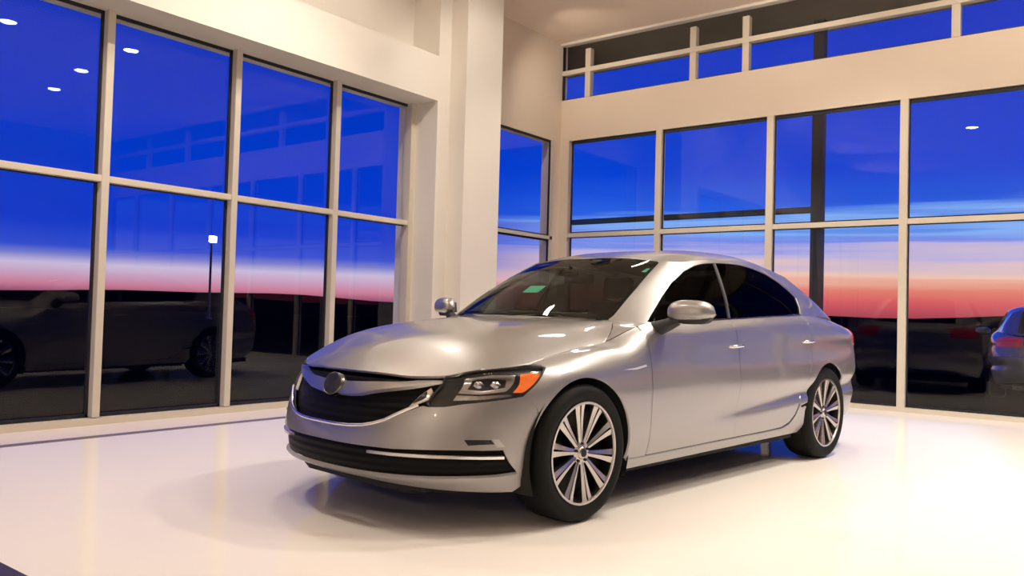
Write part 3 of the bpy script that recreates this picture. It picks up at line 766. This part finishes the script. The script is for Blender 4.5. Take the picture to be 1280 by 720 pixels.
# wipers
for y0, y1 in ((.58, -.02), (-.05, -.60)):
    bm = bmesh.new(); pts = []
    for t in np.linspace(0, 1, 12):
        y = y0+(y1-y0)*t; x = np.interp(abs(y), [0, .35, .66], [-.36, -.40, -.545]); z = np.interp(abs(y), [0, .35, .66], [1.030, 1.026, 1.010])+.004
        pts.append((x-.012, y, z))
    add_tube(bm, pts, .006, 8); obj_bm('wiper', bm, M_PLAST, car, 40)
# ---------------------------------------------------------------- the showroom
M_WALL = pbr('warm_white_plaster', (.80, .755, .69), rough=.7, noise=.02, nscale=3, bump=.05)
M_WALL2 = pbr('beige_plaster', (.74, .64, .54), rough=.75, noise=.02, nscale=3)
M_WALL3 = pbr('grey_plaster', (.26, .26, .29), rough=.8, noise=.04, nscale=2)
M_CEIL = pbr('ceiling_beige', (.86, .72, .59), rough=.85, noise=.02, nscale=2)
M_FRAME = pbr('painted_frame', (.66, .60, .50), rough=.45)
M_GASK = pbr('dark_gasket', (.010, .010, .012), rough=.5)
def floor_mat(name, col, f0, gain, rough):
    """sealed floor: diffuse white under a thin clear gloss"""
    m, N, Lk = new_mat(name)
    o = N.new('ShaderNodeOutputMaterial'); mx = N.new('ShaderNodeMixShader'); d = N.new('ShaderNodeBsdfDiffuse'); g = N.new('ShaderNodeBsdfGlossy'); g.inputs['Roughness'].default_value = rough; g.inputs[0].default_value = (1, 1, 1, 1)
    tc = N.new('ShaderNodeTexCoord'); n = N.new('ShaderNodeTexNoise'); n.inputs['Scale'].default_value = .9; n.inputs['Detail'].default_value = 5; Lk.new(tc.outputs['Object'], n.inputs['Vector'])
    r = N.new('ShaderNodeMapRange'); r.inputs[3].default_value = .97; r.inputs[4].default_value = 1.03; Lk.new(n.outputs[0], r.inputs[0])
    sc = N.new('ShaderNodeVectorMath'); sc.operation = 'SCALE'; sc.inputs[0].default_value = col; Lk.new(r.outputs[0], sc.inputs['Scale']); Lk.new(sc.outputs[0], d.inputs[0])
    lw = N.new('ShaderNodeLayerWeight'); lw.inputs[0].default_value = .5; p = N.new('ShaderNodeMath'); p.operation = 'POWER'; p.inputs[1].default_value = 5; Lk.new(lw.outputs['Facing'], p.inputs[0])
    a = N.new('ShaderNodeMath'); a.operation = 'MULTIPLY_ADD'; a.inputs[1].default_value = gain; a.inputs[2].default_value = f0; Lk.new(p.outputs[0], a.inputs[0])
    Lk.new(a.outputs[0], mx.inputs[0]); Lk.new(d.outputs[0], mx.inputs[1]); Lk.new(g.outputs[0], mx.inputs[2]); Lk.new(mx.outputs[0], o.inputs[0]); return m
M_FLOOR = floor_mat('polished_white_floor', (.86, .81, .755), .035, .42, .07)
M_FLOOR2 = floor_mat('white_margin_tile', (.80, .715, .68), .03, .35, .12)
M_STRIP = pbr('dark_inlay', (.20, .165, .175), rough=.45, spec=.2)
M_STRIP2 = pbr('dark_floor_band', (.05, .04, .05), rough=.4, spec=.3)
M_PANE = glass('window_glass', (.95, .97, .99), f0=.038, gain=.5)
M_STEEL = pbr('dark_steel', (.012, .014, .022), rough=.5)
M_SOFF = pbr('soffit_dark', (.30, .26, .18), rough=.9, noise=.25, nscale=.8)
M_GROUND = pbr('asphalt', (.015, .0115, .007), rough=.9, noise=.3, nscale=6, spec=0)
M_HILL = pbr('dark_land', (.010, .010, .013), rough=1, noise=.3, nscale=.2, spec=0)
M_EMIT = pbr('downlight_glow', (1, 1, 1), emit=(1, .93, .82), es=55)
M_FLOOD = pbr('flood_glow', (1, 1, 1), emit=(.75, .88, 1), es=14)
M_TRIMR = pbr('downlight_trim', (.75, .72, .68), rough=.4)

XG, XF, XI = -6.95, -6.52, -7.054       # left glass, header face, far left wall
YB = 10.35                               # right-hand window wall
ZC = 5.15
# floor with its darker margin lines
bm = bmesh.new(); add_box(bm, (-6.21, -6, -.12), (7, YB+.12, 0)); struct('floor', bm, M_FLOOR)
bm = bmesh.new(); add_box(bm, (-7.25, -6, -.12), (-6.33, YB+.12, -.0)); struct('floor_margin', bm, M_FLOOR2)
bm = bmesh.new(); add_box(bm, (-6.33, -6, -.12), (-6.21, YB+.12, -.0005)); struct('trim_1', bm, M_STRIP)
bm = bmesh.new(); add_box(bm, (-6.2, 1.02, -.01), (6.9, 1.362, .001)); struct('trim_2', bm, M_STRIP2)
bm = bmesh.new(); add_box(bm, (-7.4, -6.2, ZC), (7.2, YB+.1, ZC+.2)); struct('ceiling', bm, M_CEIL)
bm = bmesh.new(); add_box(bm, (-7.05, YB-.10, ZC-.035), (7, YB+.0, ZC)); struct('trim_3', bm, M_WALL)

# left wall: header box over the tall windows, return, pilaster, column, wall of the far corner
bm = bmesh.new()
add_box(bm, (-7.15, -6, 3.473), (XF, 6.975, 4.0))
add_box(bm, (-7.15, -6, 4.0), (XG, 6.975, ZC))
add_box(bm, (-7.15, 6.975, 0), (XF, 7.18, ZC))
add_box(bm, (-7.25, 7.18, 0), (-6.268, 7.845, ZC))
struct('wall_left', bm, M_WALL)
bm = bmesh.new()
add_box(bm, (-7.25, 7.845, 3.63), (XI, YB+.1, ZC)); add_box(bm, (-7.25, 10.10, 0), (XI, YB+.1, 3.63)); add_box(bm, (-7.25, 7.845, 0), (XI, 8.0, 3.63))
struct('wall_corner', bm, M_WALL2)
# right wall: pier, band between the lower and the upper glazing
bm = bmesh.new()
add_box(bm, (XI, YB-.04, 0), (-6.90, YB+.10, 3.65)); add_box(bm, (XI, YB-.04, 3.65), (7, YB+.10, 4.285))
struct('wall_right', bm, M_WALL2)
# behind the camera
bm = bmesh.new(); add_box(bm, (-7.25, -6.2, 0), (7.2, -6, ZC)); struct('wall_back', bm, M_WALL)
bm = bmesh.new(); add_box(bm, (7, -6, 0), (7.2, YB+.1, ZC)); struct('wall_side', bm, M_WALL3)

def panes(parent, axis, at, us, zs):
    """one pane of glass per opening"""
    for i in range(len(us)-1):
        for k in range(len(zs)-1):
            bm = bmesh.new(); a, b = us[i], us[i+1]; c, d = zs[k], zs[k+1]
            q = [(at, a, c), (at, b, c), (at, b, d), (at, a, d)] if axis == 0 else [(a, at, c), (b, at, c), (b, at, d), (a, at, d)]
            bm.faces.new([bm.verts.new(p) for p in q]); obj_bm('pane', bm, M_PANE, parent)
def gasket(parent, axis, at, us, zs, w=.022, top=.03):
    bm = bmesh.new()
    for i in range(len(us)-1):
        for k in range(len(zs)-1):
            a, b = us[i], us[i+1]; c, d = zs[k], zs[k+1]
            for u0, u1, z0, z1 in ((a, a+w, c, d), (b-w, b, c, d), (a, b, c, c+w), (a, b, d-top, d)):
                lo = (at-.012, u0, z0) if axis == 0 else (u0, at-.012, z0); hi = (at+.012, u1, z1) if axis == 0 else (u1, at+.012, z1)
                add_box(bm, lo, hi)
    obj_bm('gasket', bm, M_GASK, parent)
# window 1: the tall left windows
ys = [-6, -4.08, -2.85, -1.61, -.38, .86, 2.095, 3.329, 4.56, 5.797, 6.975]
bm = bmesh.new()
for y in ys[1:-1]: add_box(bm, (XG-.03, y-.032, .06), (XG+.085, y+.032, 3.473), .006)
add_box(bm, (XG-.03, 6.90, .06), (XG+.085, 6.975, 3.473)); add_box(bm, (XG-.03, -6, 2.022), (XG+.075, 6.975, 2.078), .006)
add_box(bm, (XG-.08, -6, 0), (XG+.10, 6.975, .055))
w1 = struct('window_1', bm, M_FRAME)
edges = lambda l, w: [(l[i]+w, l[i+1]-w) for i in range(len(l)-1)]
for a, b in edges(ys, .03):
    panes(w1, 0, XG, [a, b], [.055, 2.03]); panes(w1, 0, XG, [a, b], [2.07, 3.475])
bm = bmesh.new()
for a, b in edges(ys, .030):
    for z0, z1 in ((.055, 2.024), (2.076, 3.473)):
        for u0, u1, c, d in ((a, a+.012, z0, z1), (b-.024, b, z0, z1), (a, b, z1-.028 if z1 > 3 else z1-.012, z1), (a, b, z0, z0+.028 if z0 < 1 else z0+.01)):
            add_box(bm, (XG-.01, u0, c), (XG+.012, u1, d))
obj_bm('gasket', bm, M_GASK, w1)
# window 2: narrow window in the corner
bm = bmesh.new(); add_box(bm, (XI-.06, 8.0, 2.135), (XI+.03, 10.10, 2.185)); add_box(bm, (XI-.06, 10.045, 0.05), (XI+.03, 10.10, 3.63)); add_box(bm, (XI-.06, 8.0, 0), (XI+.03, 10.10, .055))
w2 = struct('window_2', bm, M_FRAME)
panes(w2, 0, XI-.01, [8.0, 10.05], [.055, 2.14]); panes(w2, 0, XI-.01, [8.0, 10.05], [2.18, 3.63])
gasket(w2, 0, XI-.005, [8.0, 10.05], [.055, 2.138]); gasket(w2, 0, XI-.005, [8.0, 10.05], [2.182, 3.63])
# window 3: wide window wall on the right
xs = [-6.90, -5.375, -3.785, -2.195, -.60, .99, 2.58, 4.17, 5.76, 7]
bm = bmesh.new()
for x in xs[1:-1]: add_box(bm, (x-.045, YB-.06, .05), (x+.045, YB+.06, 3.65), .006)
add_box(bm, (-6.9, YB-.05, 2.180), (7, YB+.05, 2.245), .006); add_box(bm, (-6.9, YB-.06, 0), (7, YB+.08, .055)); 
w3 = struct('window_3', bm, M_FRAME)
for a, b in edges(xs, .04): panes(w3, 1, YB, [a, b], [.055, 2.19]); panes(w3, 1, YB, [a, b], [2.235, 3.65])
bm = bmesh.new()
for a, b in edges(xs, .042):
    for z0, z1 in ((.055, 2.182), (2.243, 3.65)):
        for u0, u1, c, d in ((a, a+.016, z0, z1), (b-.012, b, z0, z1), (a, b, z1-.05 if z1 > 3 else z1-.012, z1), (a, b, z0, z0+.02)):  # wider dark strip at the head stands in for the shadow gap
            add_box(bm, (u0, YB-.012, c), (u1, YB+.012, d))
obj_bm('gasket', bm, M_GASK, w3)
# window 4: clerestory strip under the ceiling
xc = [-7.05, -6.59, -4.89, -4.14, -1.67, .1, 1.9, 3.6, 5.3, 7]
bm = bmesh.new()
for x in xc[1:-1]: add_box(bm, (x-.045, YB-.05, 4.285), (x+.045, YB+.05, 5.02 if x < -1.5 else 5.0), .004)
add_box(bm, (-7.05, YB-.058, 4.665), (7, YB+.045, 4.735), .006)
w4 = struct('window_4', bm, M_FRAME)
panes(w4, 1, YB, [-7.05, 7], [4.285, 5.15])
bm = bmesh.new(); add_box(bm, (-7.05, YB-.012, 4.285), (7, YB+.012, 4.305)); add_box(bm, (-7.052, YB-.03, 4.285), (-7.03, YB+.012, 5.12)); obj_bm('gasket', bm, M_GASK, w4)

# ---------------------------------------------------------------- outside
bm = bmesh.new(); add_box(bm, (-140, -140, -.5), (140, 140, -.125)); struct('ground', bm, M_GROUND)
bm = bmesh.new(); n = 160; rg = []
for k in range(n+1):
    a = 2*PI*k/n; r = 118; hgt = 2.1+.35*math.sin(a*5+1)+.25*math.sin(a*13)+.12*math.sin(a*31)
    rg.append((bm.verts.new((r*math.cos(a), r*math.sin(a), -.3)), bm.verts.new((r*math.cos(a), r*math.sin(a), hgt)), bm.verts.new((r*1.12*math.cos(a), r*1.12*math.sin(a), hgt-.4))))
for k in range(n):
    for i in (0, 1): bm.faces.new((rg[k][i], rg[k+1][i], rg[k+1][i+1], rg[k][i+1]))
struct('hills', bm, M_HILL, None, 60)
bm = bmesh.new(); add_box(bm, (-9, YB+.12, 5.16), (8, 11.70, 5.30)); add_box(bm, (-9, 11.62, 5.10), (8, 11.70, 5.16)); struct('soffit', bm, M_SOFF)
canopy = empty('canopy_frame', (-3.51, 11.4, -.125)); tag(canopy, 'dark steel post and cross beam standing outside the right-hand windows', 'steel frame')
bm = box((-.075, -.075, 0), (.075, .075, 5.285), .006); add_box(bm, (-.14, -.14, 0), (.14, .14, .02)); obj_bm('post', bm, M_STEEL, canopy)
bm = box((-4.4, -.05, 2.635), (-.075, .05, 2.715), .004); obj_bm('beam', bm, M_STEEL, canopy)
bm = bmesh.new(); add_tube(bm, [(-.075, 0, 4.02), (-.16, 0, 4.03), (-.30, 0, 4.10), (-.42, 0, 4.11)], .016, 8); obj_bm('bracket', bm, M_STEEL, canopy)
# flood light far across the lot
lp = empty('flood_light', (-55, 34.7, -.125)); tag(lp, 'tall parking lot pole light glowing blue-white through the left windows', 'street light')
bm = bmesh.new(); add_tube(bm, [(0, 0, 0), (0, 0, 5.9)], [.10, .07], 10); add_lathe(bm, [(.0001, .0), (.22, 0), (.22, .1), (.12, .12), (.0001, .12)], 16, 'z'); obj_bm('pole', bm, M_STEEL, lp, 50)
bm = box((-.18, -.24, 5.82), (.14, .24, 6.02), .03); obj_bm('lamp_housing', bm, M_STEEL, lp)
bm = bmesh.new(); add_box(bm, (.10, -.30, 5.72), (.22, .30, 6.2), .05); obj_bm('lamp_lens', bm, M_FLOOD, lp)

# a second car outside at the right edge of the view
def outside_car(loc, rz, paint):
    r = empty('parked_car', loc, rz)
    keep = ('rear_bumper', 'boot_lid', 'boot_deck', 'rear_quarter_panel', 'tail_light', 'cabin_frame', 'roof', 'rear_window', 'rear_side_window', 'front_window', 'windscreen', 'rear_door', 'front_door', 'front_fender', 'hood', 'front_bumper', 'rocker_panel', 'underbody', 'wheel_well', 'door_mirror', 'headliner', 'door_lining', 'cabin_floor')
    def cp(o, par):
        c = o.copy(); COL.objects.link(c); c.parent = par
        if c.type == 'MESH' and c.data.materials and c.data.materials[0] == M_PAINT:
            c.material_slots[0].link = 'OBJECT'; c.material_slots[0].material = paint
        return c
    for o in list(car.children):
        base = o.name.split('.')[0]
        if base in keep: cp(o, r)
        if base == 'wheel':
            w = cp(o, r)
            for ch in o.children:
                if ch.name.split('.')[0] in ('tyre', 'rim', 'rim_lip', 'spoke', 'hub'): cp(ch, w)
    return r
M_PAINT2 = pbr('grey_green_paint', (.30, .32, .31), rough=.3, metal=.5, coat=1)
oc = outside_car((-1.40, 18.35, -.125), math.radians(97), M_PAINT2)
tag(oc, 'dark grey car parked outside at the right edge with a red tail light', 'car')

# ---------------------------------------------------------------- lights
for i, (x, y) in enumerate(((-.478, 4.96), (3.011, 7.125), (1.21, 6.812), (-.726, 6.713), (-2.80, 1.424))):
    if i == 0:
        dl = empty('downlight', (x, y, ZC))
        bm = bmesh.new(); add_lathe(bm, [(.115, -.001), (.165, -.006), (.175, -.001), (.17, .0), (.115, .0)], 32, 'z'); obj_bm('trim_ring', bm, M_TRIMR, dl, 40)
        bm = bmesh.new(); add_lathe(bm, [(.0001, -.020), (.08, -.016), (.115, -.002)], 32, 'z'); obj_bm('lens', bm, M_EMIT, dl, 60)
        dl0 = dl
    else: dl = copy_tree(dl0); dl.location = (x, y, ZC)
    tag(dl, ['round ceiling downlight over the right side of the car, mirrored at the far upper left', 'round ceiling downlight farthest to the right of the room, mirrored low in the leftmost pane', 'round ceiling downlight beside the farthest one, mirrored as the faint spot in the leftmost pane',
             'round ceiling downlight mirrored in the second tall left window', 'round ceiling downlight near the viewer, mirrored high in the rightmost window'][i], 'ceiling light', 'ceiling downlights')
def spot(x, y, z, power, ang=120, blend=.6, col=(1, .90, .77), r=.09, tgt=None):
    l = bpy.data.lights.new('spot_lamp', 'SPOT'); l.energy = power; l.spot_size = math.radians(ang); l.spot_blend = blend; l.color = col; l.shadow_soft_size = r
    o = bpy.data.objects.new('spot_lamp', l); COL.objects.link(o); o.location = (x, y, z)
    if tgt is not None: o.rotation_euler = (Vector(tgt)-Vector((x, y, z))).to_track_quat('-Z', 'Y').to_euler()
    return o
P0 = 202
for x, y, k in ((-.478, 4.96, 1.3), (3.0, 7.1, 2.2), (1.2, 6.8, 2.2), (-.726, 6.713, 2.4), (-2.8, 1.424, .5), (-5.2, 1.6, 1.5), (-5.2, 4.6, 1.3), (-4.6, 8.4, 1.2), (-.3, 1.6, .35), (2.2, 3.2, .55), (4.6, 5, .5), (-2.6, 8.6, 1.2), (-3, -2.5, .35), (1.5, -2.5, .35), (5, 0, .4)):  # lamps at the five downlights, plus added ones without a fixture
    spot(x, y, ZC-.05, P0*k, r=.07 if k > 1.5 else .28)
# wall washers on the header and the column, with added unseen fill lamps
spot(-1.5, -3.2, ZC-.1, 560, 110, .8, tgt=(-1.5, -6, 2.0), r=0)  # added lamp on the back wall, bounced as fill for the car's front
for x in (-6.2, -3.6, -1.0, 1.6): spot(x, 8.6, 4.9, 62, 120, .9, col=(1, .84, .66), tgt=(x, YB, 3.9), r=0)  # added unseen lamps to brighten the right-hand band
for y in (-3, 0, 2.6): spot(-6.56, y, 4.06, 230, 100, .9, col=(1, .82, .64), tgt=(-2.6, y+1.6, ZC+.2), r=0)  # added unseen uplights on the header box to brighten the ceiling
for x in (0, 4): spot(x, -5.6, 3.6, 200, 150, .9, col=(1, .82, .64), tgt=(x, -2, ZC), r=0)  # more added uplights, behind the camera, aimed at the ceiling
spot(-4.6, 2.4, ZC-.1, 170, 100, .8, tgt=(XF, 2.2, 3.6), r=0)
spot(-4.6, 5.0, ZC-.1, 150, 100, .8, tgt=(XF, 5.2, 3.6), r=0)
spot(-4.3, 6.6, ZC-.1, 120, 70, .8, tgt=(-6.3, 7.5, 3.4), r=0)

# ---------------------------------------------------------------- dusk sky
def world():
    w = bpy.data.worlds.new('dusk'); SC.world = w; w.use_nodes = True; N, Lk = w.node_tree.nodes, w.node_tree.links; N.clear()
    out = N.new('ShaderNodeOutputWorld'); bg = N.new('ShaderNodeBackground'); Lk.new(bg.outputs[0], out.inputs[0])
    tc = N.new('ShaderNodeTexCoord'); sx = N.new('ShaderNodeSeparateXYZ'); Lk.new(tc.outputs['Generated'], sx.inputs[0])
    def math_(op, a, b=None, c=None):
        n = N.new('ShaderNodeMath'); n.operation = op
        for i, v in enumerate((a, b, c)):
            if v is None: continue
            if isinstance(v, (int, float)): n.inputs[i].default_value = v
            else: Lk.new(v, n.inputs[i])
        return n.outputs[0]
    az = math_('ARCTAN2', sx.outputs[0], sx.outputs[1])
    cx = N.new('ShaderNodeCombineXYZ'); Lk.new(math_('MULTIPLY', az, 1.3), cx.inputs[0]); Lk.new(math_('MULTIPLY', sx.outputs[2], 42.0), cx.inputs[1])
    nz = N.new('ShaderNodeTexNoise'); nz.inputs['Scale'].default_value = 1.6; nz.inputs['Detail'].default_value = 5; Lk.new(cx.outputs[0], nz.inputs['Vector'])
    hi = N.new('ShaderNodeMapRange'); hi.inputs[1].default_value = .12; hi.inputs[2].default_value = .17; hi.inputs[3].default_value = 1; hi.inputs[4].default_value = 0; Lk.new(sx.outputs[2], hi.inputs[0])
    off = math_('MULTIPLY', math_('MULTIPLY', math_('SUBTRACT', nz.outputs[0], .5), .085), hi.outputs[0])
    fall = N.new('ShaderNodeMapRange'); fall.inputs[1].default_value = .03; fall.inputs[2].default_value = .075; Lk.new(sx.outputs[2], fall.inputs[0])
    z2 = math_('ADD', sx.outputs[2], math_('MULTIPLY', off, fall.outputs[0]))
    def ramp(stops, src):
        r = N.new('ShaderNodeValToRGB'); e = r.color_ramp.elements
        while len(e) < len(stops): e.new(.5)
        for el, (p, c) in zip(e, stops): el.position = p; el.color = (*[(v/255/12.92 if v/255 <= .04045 else ((v/255+.055)/1.055)**2.4) for v in c], 1)
        Lk.new(src, r.inputs[0]); return r.outputs[0]
    zs = math_('MULTIPLY', z2, 2.0); zl = math_('MULTIPLY', sx.outputs[2], 2.0)
    R = ramp([(0, (150, 60, 80)), (.044, (220, 95, 100)), (.070, (232, 130, 112)), (.100, (246, 200, 178)), (.125, (218, 192, 205)), (.155, (190, 180, 226)), (.180, (120, 140, 232)), (.215, (132, 178, 245)), (.250, (40, 95, 224)), (.34, (6, 66, 212)), (.60, (0, 54, 196)), (1, (0, 30, 145))], zs)
    Lf = ramp([(0, (70, 40, 90)), (.020, (160, 90, 120)), (.034, (205, 125, 150)), (.055, (205, 160, 190)), (.078, (205, 190, 220)), (.098, (120, 125, 205)), (.115, (48, 78, 208)), (.17, (10, 56, 203)), (.34, (0, 56, 200)), (.62, (0, 48, 184)), (1, (0, 34, 150))], zl)
    hyp = math_('SQRT', math_('ADD', math_('POWER', math_('ABSOLUTE', sx.outputs[0]), 2), math_('POWER', math_('ABSOLUTE', sx.outputs[1]), 2)))
    f = N.new('ShaderNodeMapRange'); f.interpolation_type = 'SMOOTHSTEP'; f.inputs[1].default_value = -.72; f.inputs[2].default_value = -.52; Lk.new(math_('DIVIDE', sx.outputs[0], hyp), f.inputs[0])
    mx = N.new('ShaderNodeMix'); mx.data_type = 'RGBA'; Lk.new(f.outputs[0], mx.inputs['Factor']); Lk.new(Lf, mx.inputs['A']); Lk.new(R, mx.inputs['B'])
    Lk.new(mx.outputs['Result'], bg.inputs[0]); bg.inputs[1].default_value = 1.0
world()

# ---------------------------------------------------------------- camera
cam = bpy.data.cameras.new('camera'); cam.sensor_width = 36; cam.lens = 1023.884/1280*36; cam.clip_end = 500; cam.clip_start = .05
co = bpy.data.objects.new('camera', cam); COL.objects.link(co)
_X, _Y, _Z = (.79348919, .60794872, .02780737), (.00416062, .04027176, -.9991801), (-.60857012, .79295431, .02942577)
Rm = Matrix(((_X[0], -_Y[0], -_Z[0], 0), (_X[1], -_Y[1], -_Z[1], 0), (_X[2], -_Y[2], -_Z[2], CAR_H), (0, 0, 0, 1)))
co.matrix_world = Rm; SC.camera = co
SC.view_settings.view_transform = 'Standard'; SC.view_settings.look = 'None'; SC.view_settings.exposure = 0; SC.view_settings.gamma = 1
SC.cycles.max_bounces = 10; SC.cycles.transparent_max_bounces = 16; SC.cycles.sample_clamp_indirect = 6
SC.cycles.caustics_reflective = False; SC.cycles.caustics_refractive = False
